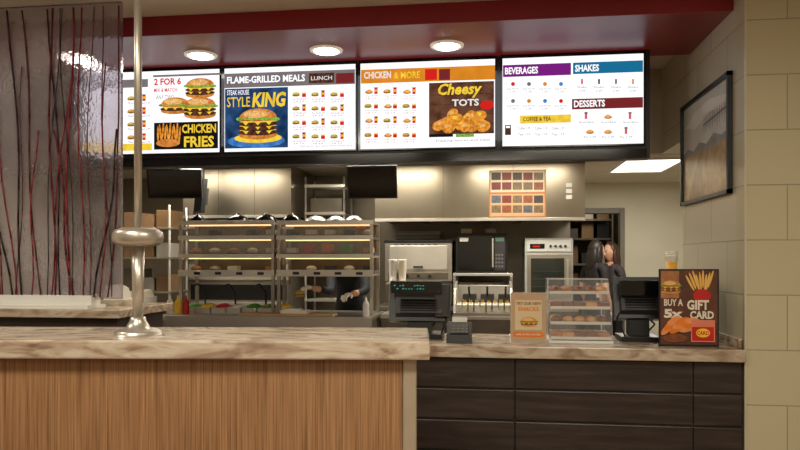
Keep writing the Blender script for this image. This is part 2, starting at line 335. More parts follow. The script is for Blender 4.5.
    if bi==3:
        b.rect(503,64,571,76,Y1,EPUR); b.text('BEVERAGES',505,67,538,74,Y2,EW,.03)
        b.rect(573,61.5,643,73,Y1,ETEAL); b.text('SHAKES',575,64.5,599,71.5,Y2,EW,.03)
        b.rect(572,98,643,108.5,Y1,EMAR); b.text('DESSERTS',574,100,605,107,Y2,EW,.03)
        b.rect(520,115,571,123,Y1,EYEL); b.text('COFFEE & TEA',523,117,551,121,Y2,EBRN,.02)
        for j in range(2):
            for i in range(4):
                x=513+i*16; y=84+j*17; b.ell(x,y,2,2,Y1,(ERED,EGY,EORG,EBLUE)[(i+j)%4]); b.text('Soft Drink',x-6,y+4,x+6,y+5.6,Y1,ETXT); b.text('1.49',x-2.5,y+7,x+2.5,y+8.6,Y1,ETXT)
        for i in range(4): x=582+i*17; b.rect(x-1,79,x+1,84,Y1,(EPINK,EBRN,EGY,EBUN)[i]); b.text('Shake',x-5,86,x+5,88,Y1,ETXT); b.text('2.99',x-3,90,x+3,92,Y1,ETXT)
        for i in range(3):
            tinyrow(b,586+i*22,116,Y1,(3,2,3)[i]); b.text('Sundae',579+i*22,121,594+i*22,123,Y1,ETXT); tinyrow(b,590+i*18,131,Y1,(2,2,3)[i]); b.text('Pie 1.29',584+i*18,136,596+i*18,138,Y1,ETXT)
        b.rect(505,125,511,135,Y1,EBRN); b.rect(506,126,510,128,Y2,EW)
        for i in range(3): b.text('Coffee 1.29',518+i*17,127,530+i*17,129.5,Y1,ETXT); b.text('Tea 1.19',518+i*17,133,530+i*17,135.5,Y1,ETXT)
    b.done()
area((-.8,MY-.08,2.5),3.6,.5,14,(.95,.97,1),(math.radians(90),0,0))
# ---------------- main service counter
b=B('service_counter')
b.box((-1.4,4.12,0),(WX-.01,4.68,.828),DARKG)
xs=[-1.4,-.853,.137,1.126,WX-.01]
z=.826
while z>.01:
    z0=max(z-.18,.0)
    for i in range(4): b.box((xs[i]+.002,4.105,z0+.003),(xs[i+1]-.002,4.125,z-.002),PLANK)
    z-=.183
b.box((-1.4,4.055,.83),(WX-.008,4.72,.90),MARBLE)
b.box((WX-.03,4.12,.9),(WX-.008,4.72,.955),MARBLE)
b.done(.006)
# ---------------- near divider counter
R=math.radians(6)
org=P(403,343,2.80); org.z=0
M=Matrix.Translation(org)@Matrix.Rotation(R,4,'Z')
b=B('divider_counter')
b.box((-3.2,0,0),(-.002,.42,1.0),WOOD); b.box((-.002,-.004,0),(.055,.424,1.0),mat('aluminium_end_cap',(176,164,144),.4,.4,.05))
b.box((-3.22,-.06,1.0),(.108,.50,1.075),MARBLE)
b.done(.008,M)
pc=P(138,335,2.80)
loc=M.inverted()@Vector((pc.x,pc.y,0)); base=M@Vector((loc.x,.16,1.075))
yy=base.y; bx=PX(138,yy)
b=B('brushed_metal_post'); c=(bx,yy,1.075)
CH=mat('brushed_nickel',(196,190,178),.32,.75,.05)
b.lathe(c,[(.098,0),(.098,.012),(.085,.022),(.05,.03),(.04,.05),(.034,.06),(.032,.075)],CH)
b.cyl((bx,yy,1.15),(bx,yy,P(138,246,yy).z),.021,CH,r2=.028,seg=24)
zc=P(138,237,yy).z
b.cyl((bx,yy,zc+.03),(bx,yy,2.955),.0165,CH,seg=20)
b.lathe((bx,yy,zc),[(.03,-.04),(.07,-.038),(.093,-.03),(.103,-.018),(.106,0),(.103,.018),(.093,.03),(.07,.038),(.03,.04)],CH)
b.cyl((bx,yy,2.94),(bx,yy,2.969),.05,CH); b.done()
# ---------------- condiment counter with resin panel
b=B('condiment_counter'); xe=PX(131,4.0)
b.box((-4.2,3.92,0),(xe-.04,4.5,1.05),mat('dark_laminate',(52,42,38),.5,0,.15)); b.box((-4.22,3.86,1.05),(xe,4.56,1.10),MARBLE); b.done(.005)
b=B('decorative_resin_panel'); yp=4.02; xr=PX(122,yp); xl=-3.75; zb=P(60,295,yp).z
b.box((xl-.05,yp-.1,1.1),(PX(97,yp),yp+.1,1.12),WHITE); b.box((xl-.03,yp-.05,1.12),(PX(96,yp),yp+.05,zb),WHITE)
b.box((xl,yp-.012,zb-.02),(xr,yp+.012,2.968),resin())
TW=[mat('twig_dark_red',(88,14,20),.5,0,.3,20),mat('twig_black',(34,12,16),.5,0,.3,20),mat('twig_crimson',(120,18,28),.5,0,.3,20)]
random.seed(11)
for k in range(38):
    x=xl+.05+(xr-xl-.08)*((k+random.random()*.8)/38); top_=x+random.uniform(-.16,.16); pts=[]
    ph=random.random()*6; zt=random.choice([2.95,2.95,2.95,2.6,2.2])
    for j in range(9):
        f=j/8; pts.append((min(xr-.01,max(xl+.01,x+(top_-x)*f+.018*math.sin(ph+f*7))),yp-.02-.004*(k%4),zb-.01+(zt-zb)*f))
    b.tube(pts,random.choice([.003,.0045,.006]),TW[k%3])
b.done()
b=B('paper_bag_stack')
q=P(117,300,4.3)
for k in range(5): b.box((q.x-.09+.004*k,4.22,1.1+.008*k),(q.x+.07+.003*k,4.42,1.107+.008*k),PAPER,rz=.06*(k-2))
b.prism([(4.24,1.14),(4.40,1.14),(4.36,1.21),(4.30,1.23)],q.x-.06,q.x+.05,WHITE); b.done(.002)
# ---------------- framed picture
b=B('framed_wall_picture'); y0,y1,z0,z1=4.30,5.33,1.785,2.5; X=WX-.0005
b.box((X-.03,y0,z0),(X,y1,z0+.025),BLACK); b.box((X-.03,y0,z1-.025),(X,y1,z1),BLACK)
b.box((X-.03,y0,z0),(X,y0+.025,z1),BLACK); b.box((X-.03,y1-.025,z0),(X,y1,z1),BLACK)
def art(pts,dx,m): b.poly([(X-.010-dx,y1-.02-(y1-y0-.04)*u,z0+.02+(z1-z0-.04)*v) for u,v in pts],m)
b.box((X-.010,y0+.02,z0+.02),(X-.002,y1-.02,z1-.02),mat('print_sky',(212,213,208),.25,0,.08,4))
A1=mat('print_hills',(158,160,158),.25,0,.2,12); A2=mat('print_field',(178,156,120),.25,0,.3,14); A3=mat('print_road',(150,132,108),.25,0,.25,12); A4=mat('print_cloud',(236,236,232),.25,0,.04,6)
art([(.05,.78),(.3,.72),(.62,.8),(.9,.76),(.95,.86),(.6,.92),(.25,.88)],.001,A4)
art([(0,.44),(0,.5),(.12,.55),(.25,.5),(.4,.56),(.55,.51),(.7,.58),(.85,.52),(1,.55),(1,.44)],.0015,A1)
art([(0,0),(1,0),(1,.47),(.6,.45),(.3,.48),(0,.46)],.002,A2); art([(.15,0),(.5,0),(.42,.45),(.39,.45)],.0025,A3)
for k in range(10): art([(.5+.045*k,.62+.02*(k%3)),(.506+.045*k,.62+.02*(k%3)),(.506+.045*k,.8),(.5+.045*k,.8)],.003,DARKG)
art([(.48,.70),(.95,.74),(.95,.75),(.48,.71)],.0032,DARKG)
b.done()
# ---------------- counter items (top at z=.90)
CT=.9005
def terminal(name,xa,xb,yb,zt,disp=True):
    b=B(name); w=xb-xa; xm=(xa+xb)/2
    b.box((xm-w*.38,yb-.08,CT),(xm+w*.38,yb+.16,CT+.03),BLACK)
    b.prism([(yb-.02,CT+.03),(yb+.09,CT+.03),(yb+.07,zt-.12),(yb+.0,zt-.12)],xm-w*.2,xm+w*.2,BLACK)
    b.prism([(yb-.04,zt-.25),(yb+.03,zt-.27),(yb+.1,zt-.01),(yb+.04,zt)],xa,xb,BLACK)
    b.prism([(yb-.07,zt-.2),(yb-.03,zt-.23),(yb+.04,zt-.04),(yb-.0,zt-.03)],xa+w*.12,xb-w*.12,DARKG)
    for k in range(6): b.box((xa+w*.2,yb-.073,zt-.20+.017*k),(xb-w*.2,yb,zt-.195+.017*k),BLACK)
    b.prism([(yb+.034,zt-.262),(yb+.04,zt-.26),(yb+.106,zt-.014),(yb+.1,zt-.012)],xa+.01,xb-.01,mat('pos_screen',(30,60,70),.2,0,.1,6,0,.3))
    if disp:
        b.box((xa+.02,yb-.085,zt-.075),(xb-.05,yb-.03,zt+.0),BLACKG)
        px0=xa+.04
        T=em('vfd_teal',(70,170,155),.8)
        for r in range(2):
            for k in range(11):
                h=random.choice([.005,.008])
                if random.random()<.8: b.box((px0+.018*k,yb-.087,zt-.03-.02*r),(px0+.018*k+.01,yb-.0852,zt-.03-.02*r+h),T)
        b.box((xb-.09,yb-.06,zt-.22),(xb-.01,yb+.03,zt-.02),DARKG)
        b.tube([(xb-.05,yb+.0,zt-.2),(xb-.02,yb-.05,CT+.12),(xb-.06,yb-.03,CT+.012)],.006,BLACK)
    else:
        b.box((xa+.03,yb-.08,zt-.11),(xb-.03,yb-.02,zt-.02),BLACKG)
        b.tube([(xa+.05,yb+.0,zt-.2),(xa+.01,yb-.06,CT+.14),(xa+.07,yb-.05,CT+.012)],.006,BLACK)
    b.tube([(xm,yb+.05,zt-.2),(xm+.1,yb+.02,CT+.1),(xm+.05,yb+.04,CT+.035)],.006,BLACK)
    return b.done(.004)
terminal('cash_register_terminal',PX(389,4.4),PX(450,4.4),4.42,P(415,281,4.4).z)
terminal('cash_register_terminal',PX(613,4.45),PX(664,4.45),4.44,P(640,277,4.45).z,False)
b=B('card_reader'); xa=PX(447,4.22); xb=PX(472,4.22); o_=-.11
b.prism([(4.27+o_,CT),(4.40+o_,CT),(4.41+o_,CT+.11),(4.36+o_,CT+.12),(4.28+o_,CT+.05)],xa,xb,BLACK); b.box((xa+.03,4.35+o_,CT+.118),(xb-.03,4.37+o_,CT+.145),WHITE)
b.prism([(4.279+o_,CT+.056),(4.345+o_,CT+.115),(4.343+o_,CT+.119),(4.277+o_,CT+.06)],xa+.02,xb-.02,DARKG)
for i in range(4):
    for j in range(3): b.box((xa+.035+.026*i,4.285+o_+.018*j,CT+.062+.016*j),(xa+.05+.026*i,4.292+o_+.018*j,CT+.07+.016*j),mat('key_grey',(110,110,108),.5))
b.done(.003)
Yt=4.27
b=B('countertop_sign_holder'); a=P(510,292,Yt); e=P(547,342,Yt)
b.box((a.x,Yt,CT),(e.x,Yt+.006,a.z),GLASS); b.box((a.x,Yt-.03,CT),(e.x,Yt+.1,CT+.005),GLASS)
b.box((a.x+.004,Yt+.001,CT+.006),(e.x-.004,Yt+.004,a.z-.004),mat('sign_tan',(190,150,104),.5,0,.05)); Yq=Yt-.001
b.rect(515,300,542,330,Yq,mat('sign_pale',(214,194,156),.5)); b.rect(513,332,544,337,Yq,ORANGE); b.text('TRY OUR NEW',516,302,541,305,Yq-.001,BROWN,.02); b.text('SNACKS',518,307,539,311,Yq-.001,ORANGE,.03)
burger(b,529,321,17,Yq-.002,(TAN,mat('bun_pale',(230,180,110),.5),GREEN,RED,YELLOW,BROWN)); b.text('only at the counter',516,333,541,336,Yq-.001,PAPER,.01)
b.done()
b=B('pastry_display_case'); xa=PX(549,4.3); xb=PX(611,4.3); zt=P(580,279,4.35).z; yf,yk=4.24,4.58
ns=10; prof=[(yf+.0+(.16)*(k/ns)**2.2,CT+.02+(zt-CT-.02)*k/ns) for k in range(ns+1)]
for s_ in (xa,xb-.005): b.prism([(yk,CT+.01)]+prof+[(yk,zt)],s_,s_+.005,GLASS)
b.box((xa-.004,yf-.01,CT),(xb+.004,yk+.005,CT+.016),WHITE)
b.box((xa,yf+.16,zt-.005),(xb,yk,zt),clear('case_top',(235,232,225),.6,.1))
for k in range(ns):
    b.poly([(xa,prof[k][0],prof[k][1]),(xb,prof[k][0],prof[k][1]),(xb,prof[k+1][0],prof[k+1][1]),(xa,prof[k+1][0],prof[k+1][1])],GLASS)
random.seed(5)
hh=zt-CT
for sidx in range(4):
    zs=CT+.025+sidx*hh*.235; f=(sidx*.235); ys=yf+.16*f**2.2+.01
    b.box((xa+.006,ys,zs),(xb-.006,yk-.01,zs+.004),clear('shelf_acrylic',(235,235,235),.55,.1)); b.box((xa+.006,ys-.002,zs-.004),(xb-.006,ys+.004,zs+.014),mat('price_rail',(205,202,195),.3,0,.03))
    for i in range(5):
        for j in range(2):
            x=xa+.045+i*(xb-xa-.09)/4; y=ys+.06+j*.1; m=random.choice([TAN,BROWN,mat('cookie',(166,106,56),.6,0,.3,40),mat('glazed',(204,150,90),.35,0,.2,20)])
            if sidx%2: b.sph((x,y,zs+.022),(.035,.042,.022),m,seg=12)
            else: b.box((x-.033,y-.045,zs+.004),(x+.033,y+.045,zs+.036),m)
for x in (xa+.01,xb-.018):
    b.box((x,yk-.012,CT+.01),(x+.008,yk-.004,zt),WHITE)
b.done(.0015)
b=B('receipt_printer'); xa=PX(667,4.5); xb=PX(704,4.5); zt=P(672,271,4.5).z
b.box((xa,4.44,CT),(xb-.02,4.66,zt-.12),BLACK); b.prism([(4.44,zt-.118),(4.66,zt-.118),(4.66,zt),(4.5,zt),(4.44,zt-.05)],xa,xb-.02,DARKG); b.box((xa+.04,4.47,zt-.06),(xb-.06,4.475,zt-.05),BLACKG); b.done(.006)
b=B('paper_cup_stack'); c=P(671,270,4.56); cx=max(c.x,xa+.042)
for k in range(3):
    z=zt+.0005+k*.014; b.lathe((cx,4.56,z),[(.028,0),(.030,.02),(.037,.085),(.040,.09),(.040,.095),(.036,.095)],mat('cup_white',(236,230,214),.5),24)
b.lathe((cx,4.56,zt+.0005),[(.0295,.012),(.0345,.055)],mat('cup_print',(236,180,70),.5,0,.15,30),24)
b.done()
Yp=4.17; b=B('gift_card_poster'); a=P(659,269,Yp); e=P(719,346,Yp)
BK=mat('poster_brown',(92,52,34),.45,0,.3,14)
b.box((a.x,Yp,CT),(e.x,Yp+.01,a.z),BLACK); b.prism([(Yp+.01,CT),(Yp+.12,CT),(Yp+.01,CT+.25)],(a.x+e.x)/2-.04,(a.x+e.x)/2+.04,BLACK)
Y=Yp-.001; b.rect(660.5,270.5,717.5,344.5,Y,BK)
b.rect(661,271,679,298,Y-.001,mat('poster_tan',(170,112,66),.5,0,.3,20)); burger(b,671,287,20,Y-.002,(TAN,mat('bun_pale',(230,180,110),.5),GREEN,RED,YELLOW,BROWN),2)
for k in range(9): b.ell(690+k*2.6,283-(k%3)*2,1.2,9,Y-.002-.0003*k,mat('fries',(230,180,90),.5,0,.1,20),rot=.5-.1*k)
b.ell(702,296,9,7,Y-.006,RED)
b.text('BUY A',664,299,683,306,Y-.007,PAPER,.03); b.text('5x',664,309,683,318,Y-.007,PAPER,.05); b.text('GIFT',687,300,709,310,Y-.0075,PAPER,.04); b.text('CARD',690,311,714,319,Y-.0075,PAPER,.04)
for k in range(9): b.ell(667+k*3.2,329-(k%3)*4,8,3.2,Y-.009-.0004*k,ORANGE if k%2 else mat('flame',(225,140,80),.5,0,.2,20),rot=.8-.1*k)
b.rect(691,320,715,342,Y-.013,mat('card_pink',(222,130,100),.5,0,.1)); b.rect(692,327,714,341,Y-.0133,RED); b.ell(703,333,7,4.5,Y-.0136,YELLOW); b.text('CARD',697,331,709,335,Y-.014,RED,.03); b.ell(675,338,12,4.5,Y-.0125,BROWN)
b.done()
# ---------------- kitchen prep line
TZ=.9
b=B('prep_table'); xa=PX(158,5.92); xb=-1.01
b.box((xa,5.9,TZ-.03),(xb,6.68,TZ),STEEL); b.box((xa,5.89,TZ-.12),(xb,5.92,TZ),STEELL); b.box((xa+.02,5.94,.25),(xb-.02,6.64,.28),STEELD)
for x in (xa+.05,(xa+xb)/2,xb-.05):
    for y in (5.97,6.6): b.cyl((x,y,0),(x,y,TZ-.03),.022,STEEL,seg=12)
b.box((xa+.02,5.95,.28),(xb-.02,5.97,TZ-.1),STEELD)
xs0=PX(186,6.3); n=7; wv=(PX(292,6.3)-xs0)/n
fm=[GREEN,YELLOW,RED,mat('onion',(225,215,205),.5,0,.2,30),GREEN,mat('pickle',(110,130,50),.5,0,.3,30),YELLOW]
for k in range(n):
    x=xs0+k*wv; b.box((x+.008,6.17,TZ),(x+wv-.008,6.45,TZ+.05),STEELL); b.sph((x+wv/2,6.31,TZ+.05),(wv*.4,.12,.035),fm[k],seg=12)
    if k in (1,3,5):
        b.tube([(x+.05,6.29,TZ+.06),(x+.06,6.24,TZ+.2),(x+.02,6.19,TZ+.27),(x-.02,6.17,TZ+.25)],.009,BLACK)
b.done(.002)
def warmer(name,pa,pb,food):
    b=B(name); ya,yb_=6.12,6.5; x0=PX(pa,ya); x1=PX(pb,ya); zt=P((pa+pb)/2,222,ya).z; zb=P((pa+pb)/2,276,ya).z
    for x in (x0,x1-.028):
        for y in (ya,yb_-.028): b.box((x,y,TZ+.0005),(x+.028,y+.028,zt),STEEL)
    zs=[zb,zb+(zt-zb)*.34,zb+(zt-zb)*.68,zt-.02]
    for i,z in enumerate(zs):
        b.box((x0+.002,ya+.002,z),(x1-.002,yb_-.002,z+.018),STEEL)
        b.box((x0-.004,ya-.015,z-.004),(x1+.004,ya-.002,z+(.055 if i==0 else .035)),STEELL)
    b.box((x0+.02,yb_-.012,zb),(x1-.02,yb_-.004,zt),mat('warmer_back',(140,126,106),.4,.5,.15))
    for j in (1,2): b.box((x0+.03,ya-.006,zs[j]+.04),(x1-.03,ya-.002,zs[j+1]-.01),clear('warmer_glass',(200,200,195),.2,.08))
    random.seed(21+food)
    for i in range(3):
        for k in range(5):
            xx=x0+.05+k*(x1-x0-.17)/4.0
            b.box((xx,ya+.08,zs[i]+.018),(xx+.12,yb_-.04,zs[i]+.045),DARKG if (k+i)%2 else STEELD)
            r=random.random()
            if food and i==1 and k in (1,2,3): b.box((xx,ya+.03,zs[i]+.045),(xx+.09,ya+.15,zs[i]+.125),(RED,ORANGE,GREEN)[k-1])
            elif r<.45:
                m=random.choice([PAPER,mat('wrap_silver',(190,186,176),.35,.4,.1),mat('wrap_orange',(190,140,90),.6,0,.15,20)])
                b.sph((xx+.055,ya+.14,zs[i]+.065),(.05,.055,.028),m,seg=12)
            elif r<.8: b.box((xx+.01,ya+.1,zs[i]+.045),(xx+.1,ya+.2,zs[i]+.09),random.choice([PAPER,DARKG,mat('wrap_orange',(190,140,90),.6,0,.15,20)]))
        b.box((x0+.05,ya+.1,zs[i+1]-.012),(x1-.05,ya+.12,zs[i+1]-.001),em('heat_strip',(255,205,140),2.2))
    b.box((x0+.05,ya-.02,zt-.06),(x0+.16,ya-.014,zt-.04),WHITE); b.box((x1-.15,ya-.02,zt-.06),(x1-.07,ya-.014,zt-.04),ORANGE)
    for k in range(4):
        xx=x0+.15+k*(x1-x0-.3)/3; b.box((xx,ya-.018,zb+.012),(xx+.06,ya-.0155,zb+.036),BLACK)
    b.done(.002); return zt,x0,x1
zt,_,_=warmer('food_warming_shelf',179,274,False); zt2,_,_=warmer('food_warming_shelf',277,373,True)
b=B('black_serving_bowl_set')
for px,r in ((198,.07),(238,.10),(266,.10),(292,.085)):
    x=PX(px,6.3); b.lathe((x,6.3,max(zt,zt2)+.001),[(r,0),(r*1.02,.02),(r*.9,.045),(r*.5,.07),(r*.15,.078),(r*.15,.09),(r*.05,.092)],BLACKG,20)
b.done()
b=B('steel_bowl_set')
for px,r in ((316,.105),(336,.09),(354,.085)):
    x=PX(px,6.3); b.lathe((x,6.3,zt2+.001),[(r,0),(r*1.04,.012),(r*.9,.03),(r*.45,.06),(r*.1,.065)],STEELL,20)
b.done()
b=B('cutting_board'); b.box((PX(240,6.0),5.93,TZ+.0005),(PX(335,6.0),6.1,TZ+.02),mat('board_tan',(186,152,108),.6,0,.1))
b.done(.003)
b=B('wrapping_paper_stack'); b.box((PX(282,6.0),5.95,TZ+.0205),(PX(308,6.0),6.08,TZ+.05),PAPER); b.box((PX(284,6.0),5.97,TZ+.05),(PX(300,6.0),6.07,TZ+.062),WHITE); b.done(.002)
b=B('condiment_bottle_set')
for px,m in ((170,WHITE),(178,YELLOW),(186,RED),(366,WHITE)):
    x=PX(px,6.03); b.lathe((x,6.03,TZ+.0005),[(.028,0),(.03,.01),(.03,.1),(.022,.125),(.012,.13),(.006,.17)],m,16)
b.done()
def kds(px0,px1,py0,py1,Y,tilt,rz=0):
    b=B('hanging_order_monitor'); a=P(px0,py0,Y); e=P(px1,py1,Y); w=e.x-a.x; h=a.z-e.z; cx=(a.x+e.x)/2; cz=(a.z+e.z)/2
    M=Matrix.Translation((cx,Y,cz))@Matrix.Rotation(rz,4,'Z')@Matrix.Rotation(tilt,4,'X')
    b.box((-w/2,-.02,-h/2),(w/2,.02,h/2),BLACK); b.box((-w/2+.015,-.022,-h/2+.015),(w/2-.015,-.019,h/2-.015),BLACKG); b.box((-w*.25,.02,-h*.25),(w*.25,.06,h*.25),DARKG)
    b.bm.transform(M)
    b.cyl((cx,Y+.06,cz),(cx,Y+.06,2.399),.018,BLACK,seg=12); b.box((cx-.05,Y+.01,2.385),(cx+.05,Y+.11,2.3995),BLACK); b.box((cx-.03,Y,cz-.03),(cx+.03,Y+.08,cz+.03),BLACK)
    b.done(.003)
kds(150,200,169,198,6.3,.3,.25); kds(187,214,180,213,6.85,-.1,-.9); kds(348,397,166,198,6.3,.2)
def hood(px0,px1,py1,name,Y=7.2):
    b=B(name); x0=PX(px0,Y); x1=PX(px1,Y); zb=P((px0+px1)/2,py1,Y).z
    b.prism([(Y,zb),(Y,2.399),(8.19,2.399),(8.19,zb+.05),(Y+.1,zb)],x0,x1,HOODM)
    b.box((x0,Y-.012,zb-.01),(x1,Y,zb+.02),STEELL); b.box((x0,Y-.006,2.36),(x1,Y,2.399),STEELD)
    for k in range(1,3):
        x=x0+(x1-x0)*k/3; b.box((x-.003,Y-.002,zb+.02),(x+.003,Y,2.36),STEELD)
    for k in range(6):
        x=x0+.06+(x1-x0-.1)*k/6; b.box((x,Y+.15,zb+.005),(x+.12,8.0,zb+.02),STEELD)
    b.done(.001)
hood(375,585,220,'exhaust_hood'); hood(183,291,217,'exhaust_hood')
b=B('posted_notice_sheets'); Y=7.1965
NB=[mat('photo_%d'%i,c,.5,0,.3,30) for i,c in enumerate([(60,50,45),(130,70,40),(110,92,66),(80,88,96),(110,40,30)])]
b.rect(489,170,546,217,Y,mat('notice_orange',(170,112,66),.5,0,.1))
for r,(ya,yb_) in enumerate(((171,192),(194,216))):
    b.rect(490.5,ya,544.5,yb_,Y-.001,mat('notice_tan%d'%r,((206,190,160) if r==0 else (196,156,116)),.5))
    for i in range(5):
        for j in range(2): b.rect(491.5+i*10.6,ya+1.5+j*9.8,500.8+i*10.6,ya+9+j*9.8,Y-.002,random.choice(NB))
for k in range(3): b.rect(566,183+k*6,572,187+k*6,Y,WHITE)
o=b.done()
b=B('wire_rack_shelf'); x0=PX(308,7.6); x1=PX(346,7.6)
for x in (x0,x1):
    for y in (7.5,7.9): b.cyl((x,y,0),(x,y,2.3),.012,STEELL,seg=8)
for z in (.95,1.3,1.62,1.9,2.2):
    for k in range(6): b.cyl((x0,7.5+.08*k,z),(x1,7.5+.08*k,z),.005,STEELL,seg=6)
    b.box((x0-.01,7.48,z-.015),(x1+.01,7.5,z+.015),STEELL)
for z in (1.3,1.62,1.9): b.box((x0+.04,7.56,z+.006),(x1-.04,7.86,z+.17),STEELD)
b.done()
b=B('flame_broiler'); x0=PX(186,7.4); x1=PX(292,7.4)
b.box((x0,7.4,.12),(x1,8.1,1.38),STEEL); b.box((x0+.06,7.385,.95),(x1-.06,7.4,1.12),BLACK); b.box((x0+.04,7.38,1.17),(x1-.04,7.4,1.34),STEELL)
b.box((x0+.1,7.3,.9),(x1-.1,7.4,.93),STEELL)
for k in range(8): b.box((x0+.1+.12*k,7.376,1.22),(x0+.17+.12*k,7.381,1.28),DARKG if k%2 else BLACK)
for x in (x0+.08,x1-.08):
    for y in (7.47,8.02): b.cyl((x,y,0),(x,y,.12),.03,STEELD,seg=10)
b.done(.004)
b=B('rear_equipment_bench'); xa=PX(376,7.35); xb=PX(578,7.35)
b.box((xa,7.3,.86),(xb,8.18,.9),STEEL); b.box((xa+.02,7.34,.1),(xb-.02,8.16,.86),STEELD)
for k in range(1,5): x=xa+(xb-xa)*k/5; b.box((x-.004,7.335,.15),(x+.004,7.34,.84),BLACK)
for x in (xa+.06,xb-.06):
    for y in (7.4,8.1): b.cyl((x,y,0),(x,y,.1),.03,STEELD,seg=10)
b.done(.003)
b=B('conveyor_toaster'); Y=7.4; x0=PX(385,Y); x1=PX(452,Y); zt=P(418,240,Y).z; zm=P(418,281,Y).z
b.box((x0,Y,zm),(x1,7.95,zt-.03),STEEL); b.box((x0-.01,Y-.01,zt-.03),(x1+.01,7.96,zt),BLACK)
b.box((x0+.05,Y-.008,zm+.12),(x1-.05,Y,zt-.06),STEELL); b.box((x0+.04,Y-.006,zm+.02),(x1-.04,Y,zm+.09),STEELD)
b.box(((x0+x1)/2-.05,Y-.04,zm+.14),((x0+x1)/2+.05,Y-.025,zm+.16),BLACK)
for s_ in (-.05,.04): b.box(((x0+x1)/2+s_,Y-.03,zm+.14),((x0+x1)/2+s_+.01,Y,zm+.16),BLACK)
for k in range(7): b.box((x0+.1+.07*k,Y-.01,zt-.055),(x0+.14+.07*k,Y,zt-.045),BLACK)
for k in range(4): b.cyl((x0+.12+.12*k,Y-.02,zm+.055),(x0+.12+.12*k,Y,zm+.055),.017,BLACK,seg=14)
for x in (x0+.06,x1-.06):
    for y in (Y+.06,7.9): b.cyl((x,y,.9005),(x,y,zm),.02,BLACK,seg=10)
b.box((x0,Y+.02,.93),(x1,7.93,zm-.03),STEELD)
b.done(.004)
b=B('sheet_pan_stack')
for k in range(5): b.prism([(7.5,zt+.0005+.02*k),(7.85,zt+.0005+.02*k),(7.86,zt+.018+.02*k),(7.49,zt+.018+.02*k)],x0+.1+.004*k,x1-.14+.004*k,STEELL if k%2 else STEEL)
b.done(.001)
b=B('microwave_oven'); x0=PX(456,Y); x1=PX(507,Y); zt=P(480,233,Y).z; zm=P(480,273,Y).z
b.box((x0,Y,zm),(x1,7.85,zt),BLACK); b.box((x0+.02,Y-.012,zm+.03),(x1-.15,Y,zt-.03),BLACKG); b.box((x1-.13,Y-.01,zm+.03),(x1-.02,Y,zt-.03),DARKG)
b.box((x1-.155,Y-.035,zm+.06),(x1-.14,Y-.01,zt-.06),STEELL); b.box((x1-.12,Y-.013,zt-.09),(x1-.03,Y-.009,zt-.05),mat('lcd',(80,110,90),.3,0,0,5,0,.5))
for i in range(3):
    for j in range(4): b.box((x1-.12+.03*i,Y-.013,zm+.06+.04*j),(x1-.1+.03*i,Y-.009,zm+.08+.04*j),mat('key_grey',(110,110,108),.5))
b.box((x0+.04,Y-.014,zt-.09),(x0+.13,Y-.011,zt-.05),WHITE)
b.done(.004)
b=B('takeout_box_stack')
for k in range(3): b.box((x0+.05+.13*k,7.5,zt+.0005),(x0+.16+.13*k,7.65,zt+.05+.02*(k%2)),(PAPER,mat('carton_brown',(120,92,64),.7,0,.1),STEELD)[k])
b.done(.002)
b=B('microwave_stand'); b.box((x0-.03,Y-.03,zm-.03),(x1+.06,7.95,zm-.001),STEELL)
for x in (x0-.03,x1+.03):
    for y in (Y-.03,7.9): b.box((x,y,.9005),(x+.03,y+.03,zm-.03),STEEL)
b.box((x0+.03,Y+.05,.9005),(x1-.03,7.85,zm-.1),STEELD); b.box((x0+.07,Y+.04,.98),(x1-.12,Y+.05,zm-.14),PAPER); b.done(.003)
b=B('combi_oven'); x0=PX(525,Y); x1=PX(573,Y); zt=P(549,238,Y).z; zm=.97
b.box((x0,Y,zm),(x1,8.0,zt),mat('oven_grey',(190,192,188),.35,.3,.04)); b.box((x0+.02,Y-.012,zt-.14),(x1-.02,Y,zt-.02),mat('oven_panel',(215,218,214),.3,.1,.03))
b.box((x0+.05,Y-.015,zt-.11),(x0+.2,Y-.011,zt-.06),BLACKG); b.box((x0+.08,Y-.0165,zt-.095),(x0+.15,Y-.0151,zt-.08),em('red_led',(220,40,30),1.2))
for k in range(4): b.cyl((x0+.26+.05*k,Y-.025,zt-.085),(x0+.26+.05*k,Y-.012,zt-.085),.014,DARKG,seg=14)
b.box((x0+.02,Y-.02,zm+.03),(x1-.02,Y,zt-.17),STEEL); b.box((x0+.06,Y-.024,zm+.08),(x1-.09,Y-.019,zt-.21),mat('oven_window',(44,48,42),.15,0,.3,6))
for k in range(3): b.box((x0+.08,Y-.0255,zm+.14+.08*k),(x1-.11,Y-.0242,zm+.147+.08*k),DARKG)
b.box((x1-.07,Y-.06,zm+.08),(x1-.05,Y-.045,zt-.22),STEELL)
for z in (zm+.1,zt-.25): b.box((x1-.07,Y-.05,z),(x1-.05,Y-.02,z+.02),STEELL)
for x in (x0+.05,x1-.05):
    for y in (Y+.05,7.9): b.cyl((x,y,.9005),(x,y,zm),.02,BLACK,seg=10)
b.done(.004)
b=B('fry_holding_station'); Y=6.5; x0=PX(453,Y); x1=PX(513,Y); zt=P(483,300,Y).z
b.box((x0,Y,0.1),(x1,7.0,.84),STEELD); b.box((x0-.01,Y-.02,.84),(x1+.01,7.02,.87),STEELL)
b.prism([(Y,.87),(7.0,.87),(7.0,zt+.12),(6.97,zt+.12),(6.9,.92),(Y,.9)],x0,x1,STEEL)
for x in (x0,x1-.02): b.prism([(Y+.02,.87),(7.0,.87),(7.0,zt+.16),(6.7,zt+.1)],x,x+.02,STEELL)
random.seed(9)
for k in range(9):
    x=x0+.05+k*(x1-x0-.1)/8; b.prism([(Y+.08,.9),(Y+.14,.9),(Y+.15,.99),(Y+.07,.97)],x-.022,x+.022,PAPER if k%3 else WHITE)
    for j in range(3): b.box((x-.015+.01*j,Y+.1,.97),(x-.009+.01*j,Y+.106,1.01+random.random()*.015),YELLOW)
